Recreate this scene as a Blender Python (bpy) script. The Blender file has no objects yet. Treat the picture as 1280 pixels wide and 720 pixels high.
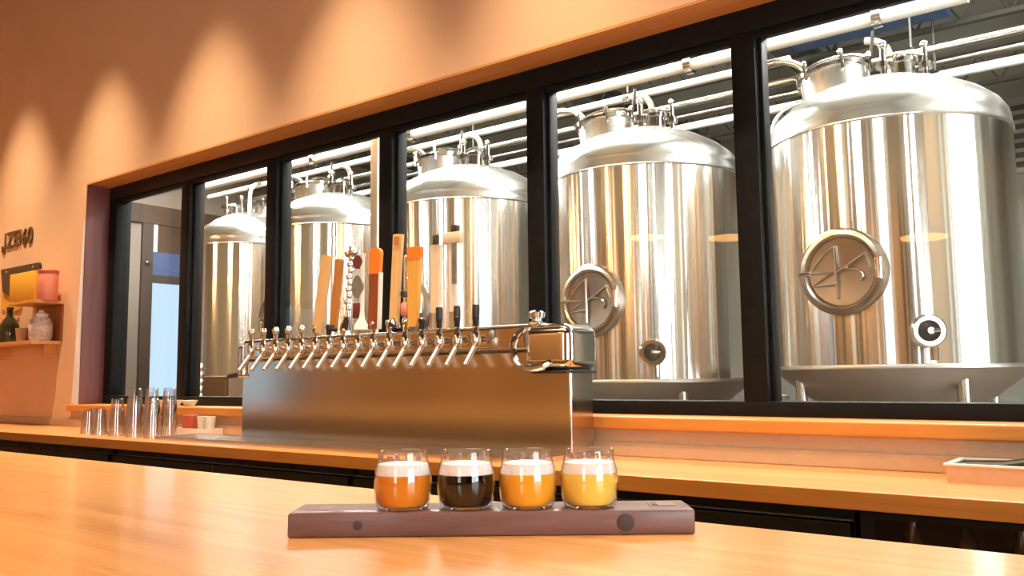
import bpy, bmesh, math, random
from mathutils import Vector, Matrix
random.seed(7)
S = bpy.context.scene
COL = S.collection
PI = math.pi
EYE = 1.27                      # camera height; the floor is Z = 0

# ------------------------------------------------------------------ materials
def _new(name):
    m = bpy.data.materials.new(name); m.use_nodes = True
    nt = m.node_tree
    return m, nt, nt.nodes['Principled BSDF']

def plain(name, col, rough=0.5, metal=0.0, spec=0.5, noise=0.0, nscale=30, bump=0.0, coat=0.0, trans=0.0, sss=0.0):
    m, nt, b = _new(name)
    b.inputs['Base Color'].default_value = (*col, 1)
    b.inputs['Roughness'].default_value = rough
    b.inputs['Metallic'].default_value = metal
    b.inputs['Specular IOR Level'].default_value = spec
    b.inputs['Coat Weight'].default_value = coat
    b.inputs['Coat Roughness'].default_value = 0.12
    b.inputs['Transmission Weight'].default_value = trans
    if sss:
        b.inputs['Subsurface Weight'].default_value = sss
        b.inputs['Subsurface Radius'].default_value = (0.03, 0.02, 0.008)
        b.inputs['Subsurface Scale'].default_value = 2.5
    if noise or bump:
        tc = nt.nodes.new('ShaderNodeTexCoord')
        n = nt.nodes.new('ShaderNodeTexNoise'); n.inputs['Scale'].default_value = nscale
        n.inputs['Detail'].default_value = 4
        nt.links.new(tc.outputs['Object'], n.inputs['Vector'])
        if noise:
            r = nt.nodes.new('ShaderNodeValToRGB')
            r.color_ramp.elements[0].position = 0.3; r.color_ramp.elements[1].position = 0.7
            r.color_ramp.elements[0].color = (*[max(0, c * (1 - noise)) for c in col], 1)
            r.color_ramp.elements[1].color = (*[min(1, c * (1 + noise)) for c in col], 1)
            nt.links.new(n.outputs['Fac'], r.inputs['Fac'])
            nt.links.new(r.outputs['Color'], b.inputs['Base Color'])
        if bump:
            bp = nt.nodes.new('ShaderNodeBump'); bp.inputs['Strength'].default_value = bump
            bp.inputs['Distance'].default_value = 0.004
            nt.links.new(n.outputs['Fac'], bp.inputs['Height'])
            nt.links.new(bp.outputs['Normal'], b.inputs['Normal'])
    return m

def wood(name, dark, light, scale=(1.0, 16, 16), rough=0.3, coat=0.0, plank=0.0, bump=0.05):
    m, nt, b = _new(name)
    tc = nt.nodes.new('ShaderNodeTexCoord')
    mp = nt.nodes.new('ShaderNodeMapping'); mp.inputs['Scale'].default_value = scale
    nt.links.new(tc.outputs['Object'], mp.inputs['Vector'])
    n = nt.nodes.new('ShaderNodeTexNoise'); n.inputs['Scale'].default_value = 2.2
    n.inputs['Detail'].default_value = 6; n.inputs['Distortion'].default_value = 1.1
    nt.links.new(mp.outputs['Vector'], n.inputs['Vector'])
    r = nt.nodes.new('ShaderNodeValToRGB')
    r.color_ramp.elements[0].position = 0.28; r.color_ramp.elements[1].position = 0.72
    r.color_ramp.elements[0].color = (*dark, 1); r.color_ramp.elements[1].color = (*light, 1)
    nt.links.new(n.outputs['Fac'], r.inputs['Fac'])
    out = r.outputs['Color']
    if plank:                                    # butcher-block staves along X
        br = nt.nodes.new('ShaderNodeTexBrick')
        br.inputs['Color1'].default_value = (0.93, 0.93, 0.93, 1); br.inputs['Color2'].default_value = (1.07, 1.05, 1.0, 1)
        br.inputs['Mortar'].default_value = (0.8, 0.75, 0.7, 1); br.inputs['Scale'].default_value = 1.0
        br.inputs['Mortar Size'].default_value = 0.0012
        br.inputs['Brick Width'].default_value = 1.6; br.inputs['Row Height'].default_value = plank
        nt.links.new(tc.outputs['Object'], br.inputs['Vector'])
        mx = nt.nodes.new('ShaderNodeMix'); mx.data_type = 'RGBA'; mx.blend_type = 'MULTIPLY'
        mx.inputs['Factor'].default_value = 1.0
        nt.links.new(out, mx.inputs[6]); nt.links.new(br.outputs['Color'], mx.inputs[7])
        out = mx.outputs[2]
    nt.links.new(out, b.inputs['Base Color'])
    b.inputs['Roughness'].default_value = rough
    b.inputs['Coat Weight'].default_value = coat; b.inputs['Coat Roughness'].default_value = 0.1
    if bump:
        bp = nt.nodes.new('ShaderNodeBump'); bp.inputs['Strength'].default_value = bump
        bp.inputs['Distance'].default_value = 0.003
        nt.links.new(n.outputs['Fac'], bp.inputs['Height']); nt.links.new(bp.outputs['Normal'], b.inputs['Normal'])
    return m

def brushed(name, col, rough, aniso=0.0, rot=0.25, radial=True, wave=0.0, wscale=(6, 6, 0.05)):
    """stainless sheet: reflections drawn out across the brushing, sheet slightly wavy"""
    m, nt, b = _new(name)
    b.inputs['Base Color'].default_value = (*col, 1)
    b.inputs['Metallic'].default_value = 1.0
    b.inputs['Roughness'].default_value = rough
    if aniso:
        b.inputs['Anisotropic'].default_value = aniso
        b.inputs['Anisotropic Rotation'].default_value = rot
        t = nt.nodes.new('ShaderNodeTangent'); t.direction_type = 'RADIAL'; t.axis = 'Z'
        nt.links.new(t.outputs['Tangent'], b.inputs['Tangent'])
    if wave:
        tc = nt.nodes.new('ShaderNodeTexCoord')
        mp = nt.nodes.new('ShaderNodeMapping'); mp.inputs['Scale'].default_value = wscale
        nt.links.new(tc.outputs['Object'], mp.inputs['Vector'])
        n = nt.nodes.new('ShaderNodeTexNoise'); n.inputs['Scale'].default_value = 1.0; n.inputs['Detail'].default_value = 2
        nt.links.new(mp.outputs['Vector'], n.inputs['Vector'])
        bp = nt.nodes.new('ShaderNodeBump'); bp.inputs['Strength'].default_value = wave
        bp.inputs['Distance'].default_value = 0.02
        nt.links.new(n.outputs['Fac'], bp.inputs['Height']); nt.links.new(bp.outputs['Normal'], b.inputs['Normal'])
    return m

def thin_glass(name, tint=(1, 1, 1), f0=0.04, rough=0.0, power=5.0, top=1.0):
    m = bpy.data.materials.new(name); m.use_nodes = True
    nt = m.node_tree; nt.nodes.clear()
    o = nt.nodes.new('ShaderNodeOutputMaterial')
    t = nt.nodes.new('ShaderNodeBsdfTransparent'); t.inputs['Color'].default_value = (*tint, 1)
    g = nt.nodes.new('ShaderNodeBsdfGlossy'); g.inputs['Roughness'].default_value = rough
    f = nt.nodes.new('ShaderNodeLayerWeight'); f.inputs['Blend'].default_value = 0.5
    p = nt.nodes.new('ShaderNodeMath'); p.operation = 'POWER'; p.inputs[1].default_value = power
    nt.links.new(f.outputs['Facing'], p.inputs[0])
    a = nt.nodes.new('ShaderNodeMath'); a.operation = 'MULTIPLY_ADD'; a.inputs[1].default_value = top - f0; a.inputs[2].default_value = f0
    nt.links.new(p.outputs[0], a.inputs[0])
    mx = nt.nodes.new('ShaderNodeMixShader')
    nt.links.new(a.outputs[0], mx.inputs['Fac'])
    nt.links.new(t.outputs[0], mx.inputs[1]); nt.links.new(g.outputs[0], mx.inputs[2])
    nt.links.new(mx.outputs[0], o.inputs['Surface'])
    return m

def glow(name, col, strength):
    m = bpy.data.materials.new(name); m.use_nodes = True
    nt = m.node_tree; nt.nodes.clear()
    o = nt.nodes.new('ShaderNodeOutputMaterial'); e = nt.nodes.new('ShaderNodeEmission')
    e.inputs['Color'].default_value = (*col, 1); e.inputs['Strength'].default_value = strength
    nt.links.new(e.outputs[0], o.inputs['Surface'])
    return m

M = dict(
    paint=plain('warm_paint', (0.82, 0.53, 0.32), 0.75, noise=0.03, nscale=3, bump=0.05),
    splash=plain('sill_shade_panel', (0.50, 0.36, 0.25), 0.6, noise=0.03),  # duller tone stands in for the sill's shade
    splash2=plain('beige_splash_trim', (0.50, 0.36, 0.24), 0.5, noise=0.03),
    darkwall=plain('dark_panelling', (0.22, 0.13, 0.07), 0.6, noise=0.1, nscale=2),
    brewgrey=plain('brewhouse_brown', (0.20, 0.13, 0.065), 0.7, noise=0.06, nscale=2),
    frontwood=wood('front_stripe_wood', (0.16, 0.065, 0.02), (0.88, 0.50, 0.20), (1.3, 1.3, 0.01), 0.5),  # broad light and dark stripes made up to mirror in the tanks
    barfloor=plain('bar_floor', (0.12, 0.09, 0.07), 0.5, noise=0.15, nscale=4),
    barbody=wood('bar_body_wood', (0.20, 0.085, 0.022), (0.30, 0.13, 0.04), (0.8, 12, 12), 0.5),
    barceil=plain('bar_ceiling', (0.12, 0.09, 0.07), 0.8, noise=0.1, nscale=3),
    barwood=wood('bar_wood', (0.60, 0.285, 0.085), (0.80, 0.44, 0.165), (0.9, 14, 14), 0.30, 0.35, plank=0.11),
    counterwood=wood('counter_wood', (0.58, 0.265, 0.085), (0.72, 0.36, 0.145), (0.9, 14, 14), 0.28, 0.3, plank=0.10),
    sillwood=wood('sill_wood', (0.48, 0.18, 0.032), (0.64, 0.27, 0.06), (0.7, 12, 12), 0.4),
    edge=wood('shaded_edge_wood', (0.36, 0.12, 0.014), (0.48, 0.18, 0.03), (0.7, 12, 12), 0.4),
    soffit=wood('soffit_wood', (0.62, 0.27, 0.08), (0.78, 0.38, 0.13), (0.7, 12, 12), 0.5),
    maroon=wood('maroon_jamb', (0.14, 0.045, 0.045), (0.20, 0.07, 0.065), (12, 12, 0.7), 0.45),
    bead=plain('pale_corner_strip', (0.92, 0.93, 0.97), 0.25, noise=0.03),  # pale tapered strip at the window corner
    black=plain('black_frame', (0.009, 0.010, 0.011), 0.45, spec=.12, noise=0.2, nscale=20),
    blackmet=plain('black_enamel', (0.010, 0.009, 0.008), 0.35, spec=.3, noise=0.2, nscale=12),
    pane=thin_glass('window_glass', (0.98, 0.99, 0.985), 0.022, top=.6),
    boardwood=wood('stained_board', (0.11, 0.052, 0.048), (0.19, 0.098, 0.092), (1.6, 18, 18), 0.45, 0.15, bump=0.15),
    boarddark=plain('dark_plug', (0.05, 0.035, 0.04), 0.6, noise=0.2),
    boardlight=plain('worn_inlay', (0.20, 0.13, 0.10), 0.5, noise=0.1),
    tank=brushed('tank_steel', (0.82, 0.80, 0.76), 0.19, 0.9, 0.25, True, 0.30, (11, 11, 0.04)),
    dome=brushed('dome_steel', (0.80, 0.79, 0.76), 0.26, 0.4, 0.0, True),
    door=plain('manway_steel', (0.40, 0.35, 0.30), 0.26, 1.0, noise=0.05, nscale=8),
    dull=brushed('dull_steel', (0.45, 0.42, 0.38), 0.42),
    chrome=plain('chrome', (0.82, 0.80, 0.77), 0.10, 1.0, noise=0.03),
    spout=plain('spout_chrome', (0.92, 0.88, 0.82), 0.3, 1.0, noise=0.02),
    steel=plain('polished_steel', (0.66, 0.63, 0.58), 0.24, 1.0, noise=0.05, nscale=8),
    tower=brushed('tower_steel', (0.66, 0.59, 0.50), 0.16),
    brewwall=plain('brewhouse_white', (0.62, 0.62, 0.56), 0.7, noise=0.06, nscale=2),
    brewwall2=plain('brewhouse_back', (0.24, 0.24, 0.20), 0.7, noise=0.08, nscale=2),
    brewceil=plain('brewhouse_ceiling', (0.40, 0.405, 0.34), 0.8, noise=0.08, nscale=1.5),
    brewfloor=plain('brewhouse_floor', (0.22, 0.17, 0.13), 0.35, noise=0.2, nscale=3),
    whitepaint=plain('white_pipe_paint', (0.80, 0.80, 0.74), 0.45, noise=0.05, nscale=9),
    beam=plain('beam_grey', (0.085, 0.085, 0.075), 0.6, noise=0.15),
    bluepaint=plain('blue_paint', (0.05, 0.10, 0.23), 0.5, noise=0.1),
    brown=plain('brown_board', (0.055, 0.034, 0.02), 0.6, noise=0.15, nscale=6),
    cabinet=plain('cabinet_brown', (0.13, 0.07, 0.035), 0.5, noise=0.1),
    partition=plain('grey_partition', (0.25, 0.215, 0.18), 0.6, noise=0.05),
    darkframe=plain('dark_frame', (0.05, 0.042, 0.038), 0.5, noise=0.1),
    pendant=glow('pendant_glow', (1.0, 0.45, 0.11), 16.0),
    tube=glow('tube_glow', (1.0, 0.98, 0.9), 14.0),
    glassware=thin_glass('clear_glass', (.97, .97, .97), 0.12, power=1.7),
    tasting=thin_glass('tasting_glass', (0.985, 0.985, 0.985), 0.035, power=3.5),
    foam=plain('foam', (0.93, 0.94, 0.96), 0.8, noise=0.03, nscale=200, bump=0.3),
    amber=plain('amber_ale', (0.76, 0.25, 0.014), 0.12, noise=0.02),
    plum=plain('plum_blotch', (0.30, 0.20, 0.20), 0.5, noise=0.3, nscale=300),
    stout=plain('stout', (0.004, 0.002, 0.002), 0.1, spec=.15, noise=0.1),
    orange=plain('orange_ale', (0.95, 0.44, 0.025), 0.12, noise=0.02),
    yellow=plain('hazy_yellow_ale', (0.97, 0.72, 0.12), 0.12, noise=0.02),
    hlight=wood('pale_maple', (0.72, 0.45, 0.18), (0.86, 0.60, 0.30), (14, 14, 1), 0.4),
    hmid=wood('orange_oak', (0.45, 0.17, 0.035), (0.62, 0.27, 0.07), (14, 14, 1), 0.4),
    hred=wood('red_brown_wood', (0.22, 0.05, 0.015), (0.34, 0.10, 0.03), (14, 14, 1), 0.4),
    hor=plain('orange_lacquer', (0.85, 0.24, 0.03), 0.35, noise=0.05),
    hyel=wood('golden_wood', (0.75, 0.36, 0.06), (0.88, 0.50, 0.13), (14, 14, 1), 0.4),
    cream=plain('cream_lacquer', (0.80, 0.68, 0.48), 0.35, noise=0.04),
    hwhite=plain('white_lacquer', (0.82, 0.78, 0.70), 0.35, noise=0.03),
    maroonlab=plain('maroon_label', (0.16, 0.035, 0.035), 0.4, noise=0.2),
    greylab=plain('grey_label', (0.20, 0.19, 0.17), 0.4, noise=0.2),
    stub=plain('dark_ferrule', (0.03, 0.028, 0.025), 0.35, noise=0.2),
    shelfwood=wood('shelf_wood', (0.50, 0.22, 0.06), (0.66, 0.33, 0.11), (1, 14, 14), 0.45),
    ybox=plain('yellow_card', (0.80, 0.40, 0.03), 0.6, noise=0.06),
    pinkcan=plain('pink_tin', (0.80, 0.26, 0.17), 0.4, noise=0.06),
    redcard=plain('red_card', (0.55, 0.10, 0.05), 0.5, noise=0.1),
    olive=plain('olive_glass', (0.035, 0.035, 0.012), 0.15, noise=0.2),
    porcelain=plain('printed_porcelain', (0.78, 0.62, 0.55), 0.3, noise=0.35, nscale=38),
    peach=plain('peach_paper', (0.75, 0.40, 0.22), 0.6, noise=0.06),
    letters=plain('brown_letters', (0.11, 0.05, 0.015), 0.5, noise=0.1),
    traypan=plain('tan_pan', (0.62, 0.40, 0.24), 0.35, noise=0.05),
    rubber=plain('black_rubber', (0.015, 0.012, 0.010), 0.7, noise=0.3, nscale=60, bump=0.5),
    whiteplas=plain('white_plastic', (0.80, 0.76, 0.68), 0.35, noise=0.03),
    bottleglass=plain('dark_bottle', (0.05, 0.03, 0.012), 0.08, noise=0.2),
)

# ------------------------------------------------------------------ mesh builder
class MB:
    def __init__(s): s.bm = bmesh.new()
    def box(s, x0, x1, y0, y1, z0, z1, bevel=0.0, seg=2, rot=None):
        r = bmesh.ops.create_cube(s.bm, size=1)
        v = r['verts']
        bmesh.ops.scale(s.bm, verts=v, vec=(abs(x1 - x0), abs(y1 - y0), abs(z1 - z0)))
        if bevel:
            e = list({e for q in v for e in q.link_edges})
            rb = bmesh.ops.bevel(s.bm, geom=e, offset=bevel, segments=seg, profile=0.5, affect='EDGES')
            v = list({q for f in rb['faces'] for q in f.verts} | {q for q in v if q.is_valid})
        if rot: bmesh.ops.rotate(s.bm, verts=v, cent=(0, 0, 0), matrix=rot)
        bmesh.ops.translate(s.bm, verts=v, vec=((x0 + x1) / 2, (y0 + y1) / 2, (z0 + z1) / 2))
        return s
    def lathe(s, prof, center=(0, 0, 0), seg=32, mat=None, cap0=True, cap1=True, sx=1, sy=1):
        rings = []
        mt = mat or Matrix.Identity(3); c = Vector(center)
        for r, z in prof:
            if r < 1e-6: rings.append([s.bm.verts.new(c + mt @ Vector((0, 0, z)))])
            else: rings.append([s.bm.verts.new(c + mt @ Vector((r * sx * math.cos(2 * PI * k / seg), r * sy * math.sin(2 * PI * k / seg), z))) for k in range(seg)])
        for a, b in zip(rings, rings[1:]):
            for k in range(seg):
                k2 = (k + 1) % seg
                if len(a) == 1 and len(b) == 1: continue
                if len(a) == 1: f = (a[0], b[k2], b[k])
                elif len(b) == 1: f = (a[k], a[k2], b[0])
                else: f = (a[k], a[k2], b[k2], b[k])
                try: s.bm.faces.new(f)
                except ValueError: pass
        if cap0 and len(rings[0]) > 1: s.bm.faces.new(rings[0][::-1])
        if cap1 and len(rings[-1]) > 1: s.bm.faces.new(rings[-1])
        return s
    def cyl(s, p0, p1, r0, r1=None, seg=16):
        p0, p1 = Vector(p0), Vector(p1); d = p1 - p0
        q = d.to_track_quat('Z', 'Y').to_matrix()
        return s.lathe([(r0, 0), (r1 if r1 is not None else r0, d.length)], p0, seg, q)
    def sphere(s, c, r, sx=1, sy=1, sz=1, seg=16):
        n = 8
        prof = [(r * math.sin(PI * k / n), -r * sz * math.cos(PI * k / n)) for k in range(n + 1)]
        prof[0] = (0, prof[0][1]); prof[-1] = (0, prof[-1][1])
        return s.lathe(prof, c, seg, None, sx=sx, sy=sy)
    def tube(s, pts, r, seg=10, smooth=0, closed=False):
        pts = [Vector(p) for p in pts]
        for _ in range(smooth):                       # corner cutting
            q = [] if closed else [pts[0]]
            n = len(pts)
            for i in range(n if closed else n - 1):
                a, b = pts[i], pts[(i + 1) % n]
                q += [a * 0.75 + b * 0.25, a * 0.25 + b * 0.75]
            if not closed: q.append(pts[-1])
            pts = q
        n = len(pts); rings = []
        up = Vector((0, 0, 1))
        t0 = (pts[1] - pts[0]).normalized()
        if abs(t0.z) > 0.9: up = Vector((0, 1, 0))
        nrm = t0.cross(up).normalized()
        for i in range(n):
            if closed: t = (pts[(i + 1) % n] - pts[i - 1]).normalized()
            else: t = (pts[min(i + 1, n - 1)] - pts[max(i - 1, 0)]).normalized()
            nrm = (nrm - t * nrm.dot(t)).normalized(); bn = t.cross(nrm)
            rings.append([s.bm.verts.new(pts[i] + (nrm * math.cos(2 * PI * k / seg) + bn * math.sin(2 * PI * k / seg)) * r) for k in range(seg)])
        m = n if closed else n - 1
        for i in range(m):
            a, b = rings[i], rings[(i + 1) % n]
            for k in range(seg):
                s.bm.faces.new((a[k], a[(k + 1) % seg], b[(k + 1) % seg], b[k]))
        if not closed:
            s.bm.faces.new(rings[0][::-1]); s.bm.faces.new(rings[-1])
        return s
    def prism(s, poly, y0, y1, mat=None, off=(0, 0, 0)):
        """outline in (x, z), extruded along y"""
        mt = mat or Matrix.Identity(3); o = Vector(off)
        a = [s.bm.verts.new(o + mt @ Vector((x, y0, z))) for x, z in poly]
        b = [s.bm.verts.new(o + mt @ Vector((x, y1, z))) for x, z in poly]
        n = len(poly)
        s.bm.faces.new(a); s.bm.faces.new(b[::-1])
        for i in range(n): s.bm.faces.new((a[i], b[i], b[(i + 1) % n], a[(i + 1) % n]))
        return s
    def build(s, name, mat, parent=None, smooth=True, loc=None, rotz=None, angle=35, flat=False):
        bmesh.ops.recalc_face_normals(s.bm, faces=s.bm.faces)
        me = bpy.data.meshes.new(name)
        if smooth:
            for f in s.bm.faces: f.smooth = True
            for e in s.bm.edges:
                if len(e.link_faces) == 2 and e.calc_face_angle(0) > math.radians(angle): e.smooth = False
        s.bm.to_mesh(me); s.bm.free()
        me.materials.append(mat)
        o = bpy.data.objects.new(name, me); COL.objects.link(o)
        if parent is not None: o.parent = parent
        if loc: o.location = loc
        if rotz is not None: o.rotation_euler.z = rotz
        if flat: o.modifiers.new('flat_panels', 'WEIGHTED_NORMAL').weight = 100
        return o

def tag(o, label, cat, group=None):
    o['label'] = label; o['category'] = cat
    if group: o['group'] = group
    return o
def thing(name, label, cat, loc=(0, 0, 0), rotz=0, group=None):
    o = bpy.data.objects.new(name, None); COL.objects.link(o)
    o.location = loc; o.rotation_euler = (0, 0, rotz); o.empty_display_size = 0.1
    return tag(o, label, cat, group)
def struct(o): o['kind'] = 'structure'; return o
def children_of(o): return [c for c in bpy.data.objects if c.parent == o]
def dup(root, loc, rotz=None, label=None):
    kids = children_of(root)
    r = root.copy(); COL.objects.link(r); r.location = loc
    if rotz is not None: r.rotation_euler.z = rotz
    if label: r['label'] = label
    for ch in kids:
        c = ch.copy(); COL.objects.link(c); c.parent = r
        for g in children_of(ch):
            d = g.copy(); COL.objects.link(d); d.parent = c
    return r

# ------------------------------------------------------------------ key dimensions
BAR_Z = EYE - 0.225; CT_Z = EYE - 0.297
WALL = 2.835; FRAME = 2.99; GLASS = 3.03; WBACK = 3.12
WL, WR = -5.93, 1.35                        # window opening left / right
W_BOT, W_TOP = EYE - 0.150, EYE + 1.37      # rough opening
BX0, BX1, BY0, BZ1 = -8.6, 3.6, -4.2, 4.7   # bar room
HX0, HX1, HY1, HZ1 = -10.5, 3.4, 10.2, 4.25 # brewhouse

# ------------------------------------------------------------------ bar room shell
struct(MB().box(BX0 - .1, BX1 + .1, BY0 - .1, WALL, -0.1, 0).build('floor', M['barfloor'], smooth=False))
struct(MB().box(BX0 - .1, BX1 + .1, BY0 - .1, WALL, BZ1, BZ1 + .1).build('ceiling', M['barceil'], smooth=False))
w = MB()                                    # dividing wall with the ribbon window cut out (bar side skin)
w.box(HX0, WL, WALL, WBACK - .06, 0, BZ1); w.box(WR, BX1 + .1, WALL, WBACK - .06, 0, BZ1)
w.box(WL, WR, WALL, WBACK - .06, 0, W_BOT - .045); w.box(WL, WR, WALL, WBACK - .06, W_TOP, BZ1)
struct(w.build('wall_back', M['paint'], smooth=False))
w = MB()                                    # its brewhouse side
w.box(HX0, WL - .03, WBACK - .06, WBACK, 0, BZ1); w.box(WR + .03, HX1, WBACK - .06, WBACK, 0, BZ1)
w.box(WL - .03, WR + .03, WBACK - .06, WBACK, 0, W_BOT - .05); w.box(WL - .03, WR + .03, WBACK - .06, WBACK, W_TOP + .02, BZ1)
struct(w.build('wall_brewhouse_side', M['brewgrey'], smooth=False))
w = MB()                                    # left wall with the street door opening
w.box(BX0 - .1, BX0, BY0, -1.25, 0, BZ1); w.box(BX0 - .1, BX0, -0.35, WALL, 0, BZ1); w.box(BX0 - .1, BX0, -1.25, -0.35, 2.25, BZ1)
struct(w.build('wall_left', M['frontwood'], smooth=False))
w = MB()
w.box(BX1, BX1 + .1, BY0, -1.2, 0, BZ1); w.box(BX1, BX1 + .1, 1.2, WALL, 0, BZ1)
w.box(BX1, BX1 + .1, -1.2, 1.2, 0, 0.8); w.box(BX1, BX1 + .1, -1.2, 1.2, 2.6, BZ1)
struct(w.build('wall_right', M['darkwall'], smooth=False))
w = MB()
w.box(BX0 - .1, -0.2, BY0 - .1, BY0, 0, BZ1); w.box(1.0, BX1 + .1, BY0 - .1, BY0, 0, BZ1)
w.box(-0.2, 1.0, BY0 - .1, BY0, 0, 0.9); w.box(-0.2, 1.0, BY0 - .1, BY0, 2.9, BZ1)
struct(w.build('wall_front', M['frontwood'], smooth=False))

# ------------------------------------------------------------------ ribbon window between bar and brewhouse
win = bpy.data.objects.new('window_1', None); COL.objects.link(win); win.location = (0, FRAME, W_BOT); struct(win)
GT, GB = EYE + 1.268, EYE - 0.096
f = MB()
f.box(WL + .001, WR - .001, 0, .11, GT - W_BOT, W_TOP - W_BOT - .001, .004)
f.box(WL + .001, WR - .001, 0.012, .026, GT - W_BOT - .028, GT - W_BOT, .003)
f.box(WL + .001, WR - .001, 0, .11, 0, GB - W_BOT, .004)
f.box(WL + .001, WL + .11, 0, .11, GB - W_BOT, GT - W_BOT, .004)
f.build('frame', M['black'], win)
MULL = [-4.955, -4.07, -3.135, -2.195, -1.23, -0.22, 0.75]
for i, x in enumerate(MULL):
    hw = .046
    m = MB().box(x - hw, x + hw, 0, .11, GB - W_BOT, GT - W_BOT, .004)
    m.box(x + hw, x + hw + .016, 0.03, .09, GB - W_BOT, GT - W_BOT, .003)
    m.build('mullion', M['black'], win)
edges = [WL + .11] + MULL + [WR]
for a, b in zip(edges, edges[1:]):
    MB().box(a + .03, b - .03, GLASS - FRAME, GLASS - FRAME + .006, GB - W_BOT - .004, GT - W_BOT + .004).build('glass_pane', M['pane'], win, smooth=False)
# reveal: header soffit, maroon jamb, pale tapered corner strip, projecting sill, backsplash trim, panel toned as sill shade
struct(MB().box(WL, WR, WALL - .004, FRAME, W_TOP - .012, W_TOP - .0005).build('trim_1', M['soffit'], smooth=False))
struct(MB().box(WL + .0005, WL + .012, WALL - .004, FRAME, W_BOT + .0005, W_TOP - .0125).build('trim_2', M['maroon'], smooth=False))
c = MB().prism([(WL - .001, W_BOT), (WL - .001, W_TOP - .26), (WL - .012, W_TOP - .26), (WL - .095, W_BOT)], WALL - .007, WALL + .002)
struct(c.build('trim_3', M['bead'], smooth=False))
sill = MB().box(WL - .12, WR + .1, WALL - .03, WALL, W_BOT - .047, W_BOT, .006)
sill.box(WL + .002, WR - .002, WALL - .002, WBACK - .065, W_BOT - .044, W_BOT, 0)
struct(sill.build('trim_4', M['sillwood'], smooth=False))
struct(MB().box(BX0, BX1, WALL - .018, WALL - .0045, CT_Z, CT_Z + .052, .004).build('trim_5', M['splash2'], smooth=False))
struct(MB().box(WL - .1, BX1, WALL - .004, WALL + .001, CT_Z - .02, W_BOT - .048).build('sill_shade_trim', M['splash'], smooth=False))  # thin panel whose duller tone stands in for the sill's shade

# street door added to mirror in the tower, and the two daylight windows of the bar room (outside the picture, they light it and mirror in the steel)
d = bpy.data.objects.new('added_door_1', None); COL.objects.link(d); d.location = (BX0 - .05, -0.8, 0); struct(d)
m = MB()
for y0, y1, z0, z1 in ((-.45, -.38, 0, 2.25), (.38, .45, 0, 2.25), (-.38, .38, 2.15, 2.25), (-.38, .38, 0, .2)): m.box(-.03, .03, y0, y1, z0, z1)
m.build('door_frame', M['black'], d, smooth=False)
MB().box(-.004, .004, -.38, .38, .2, 2.15).build('glass_pane', M['pane'], d, smooth=False)
d = bpy.data.objects.new('window_2', None); COL.objects.link(d); d.location = (BX1 + .05, 0, 0.8); struct(d)
m = MB()
for y0, y1, z0, z1 in ((-1.2, -1.13, 0, 1.8), (1.13, 1.2, 0, 1.8), (-.03, .03, .07, 1.73), (-1.13, 1.13, 1.73, 1.8), (-1.13, 1.13, 0, .07)): m.box(-.03, .03, y0, y1, z0, z1)
m.build('frame', M['black'], d, smooth=False)
MB().box(-.004, .004, -1.13, 1.13, .07, 1.73).build('glass_pane', M['pane'], d, smooth=False)
d = bpy.data.objects.new('window_3', None); COL.objects.link(d); d.location = (0.4, BY0 - .05, 0.9); struct(d)
m = MB()
for x0, x1, z0, z1 in ((-.6, -.54, 0, 2), (.54, .6, 0, 2), (-.54, .54, 1.94, 2), (-.54, .54, 0, .06), (-.02, .02, .06, 1.94)): m.box(x0, x1, -.03, .03, z0, z1)
m.build('frame', M['black'], d, smooth=False)
MB().box(-.54, .54, -.004, .004, .06, 1.94).build('glass_pane', M['pane'], d, smooth=False)

# ------------------------------------------------------------------ brewhouse shell
struct(MB().box(HX0 - .1, HX1 + .1, WBACK, HY1 + .1, -0.1, 0).build('floor_brewhouse', M['brewfloor'], smooth=False))
struct(MB().box(HX0 - .1, HX1 + .1, WBACK, HY1 + .1, HZ1, HZ1 + .1).build('ceiling_brewhouse', M['brewceil'], smooth=False))
struct(MB().box(HX0 - .1, HX1 + .1, HY1, HY1 + .1, 0, HZ1).build('wall_brewhouse_back', M['brewwall2'], smooth=False))
w = MB()                                    # right wall; roll-up door opening out of view, added to mirror in the tanks
w.box(HX1, HX1 + .1, WBACK, 3.7, 0, HZ1); w.box(HX1, HX1 + .1, 6.2, HY1, 0, HZ1); w.box(HX1, HX1 + .1, 3.7, 6.2, 3.6, HZ1)
struct(w.build('wall_brewhouse_right', M['brewwall2'], smooth=False))
d = bpy.data.objects.new('door_2', None); COL.objects.link(d); d.location = (HX1 + .05, 4.95, 0); struct(d)
m = MB()
for k in range(4): m.box(-.03, .03, -1.25 + k * .8, -1.15 + k * .8, 0, 3.6)
for k in range(5): m.box(-.03, .03, -1.25, 1.25, k * .875, k * .875 + .1)
m.build('door_frame', M['whitepaint'], d, smooth=False)
MB().box(-.004, .004, -1.2, 1.2, .05, 3.55).build('glass_pane', M['pane'], d, smooth=False)
# left end wall: grey partition, dark posts and a glazed door with a blue panel over it
DY0, DY1 = 5.86, 6.75
w = MB()
w.box(HX0 - .1, HX0, WBACK, DY0, 0, HZ1); w.box(HX0 - .1, HX0, DY1, HY1, 0, HZ1); w.box(HX0 - .1, HX0, DY0, DY1, EYE + 1.33, HZ1)
struct(w.build('wall_brewhouse_left', M['partition'], smooth=False))
d = bpy.data.objects.new('door_3', None); COL.objects.link(d); d.location = (HX0, DY0, 0); struct(d)
m = MB(); m.box(-.06, .04, -.13, .02, 0, EYE + 2.03); m.box(-.06, .04, DY1 - DY0, DY1 - DY0 + .1, 0, EYE + 2.03)
m.box(-.05, .035, 0, DY1 - DY0, EYE + 1.27, EYE + 1.37); m.box(-.05, .035, 0, DY1 - DY0, 0, .18)
m.build('door_frame', M['darkframe'], d, smooth=False)
MB().box(-.05, -.042, .02, DY1 - DY0, .18, EYE + 1.27).build('glass_pane', M['pane'], d, smooth=False)
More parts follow.
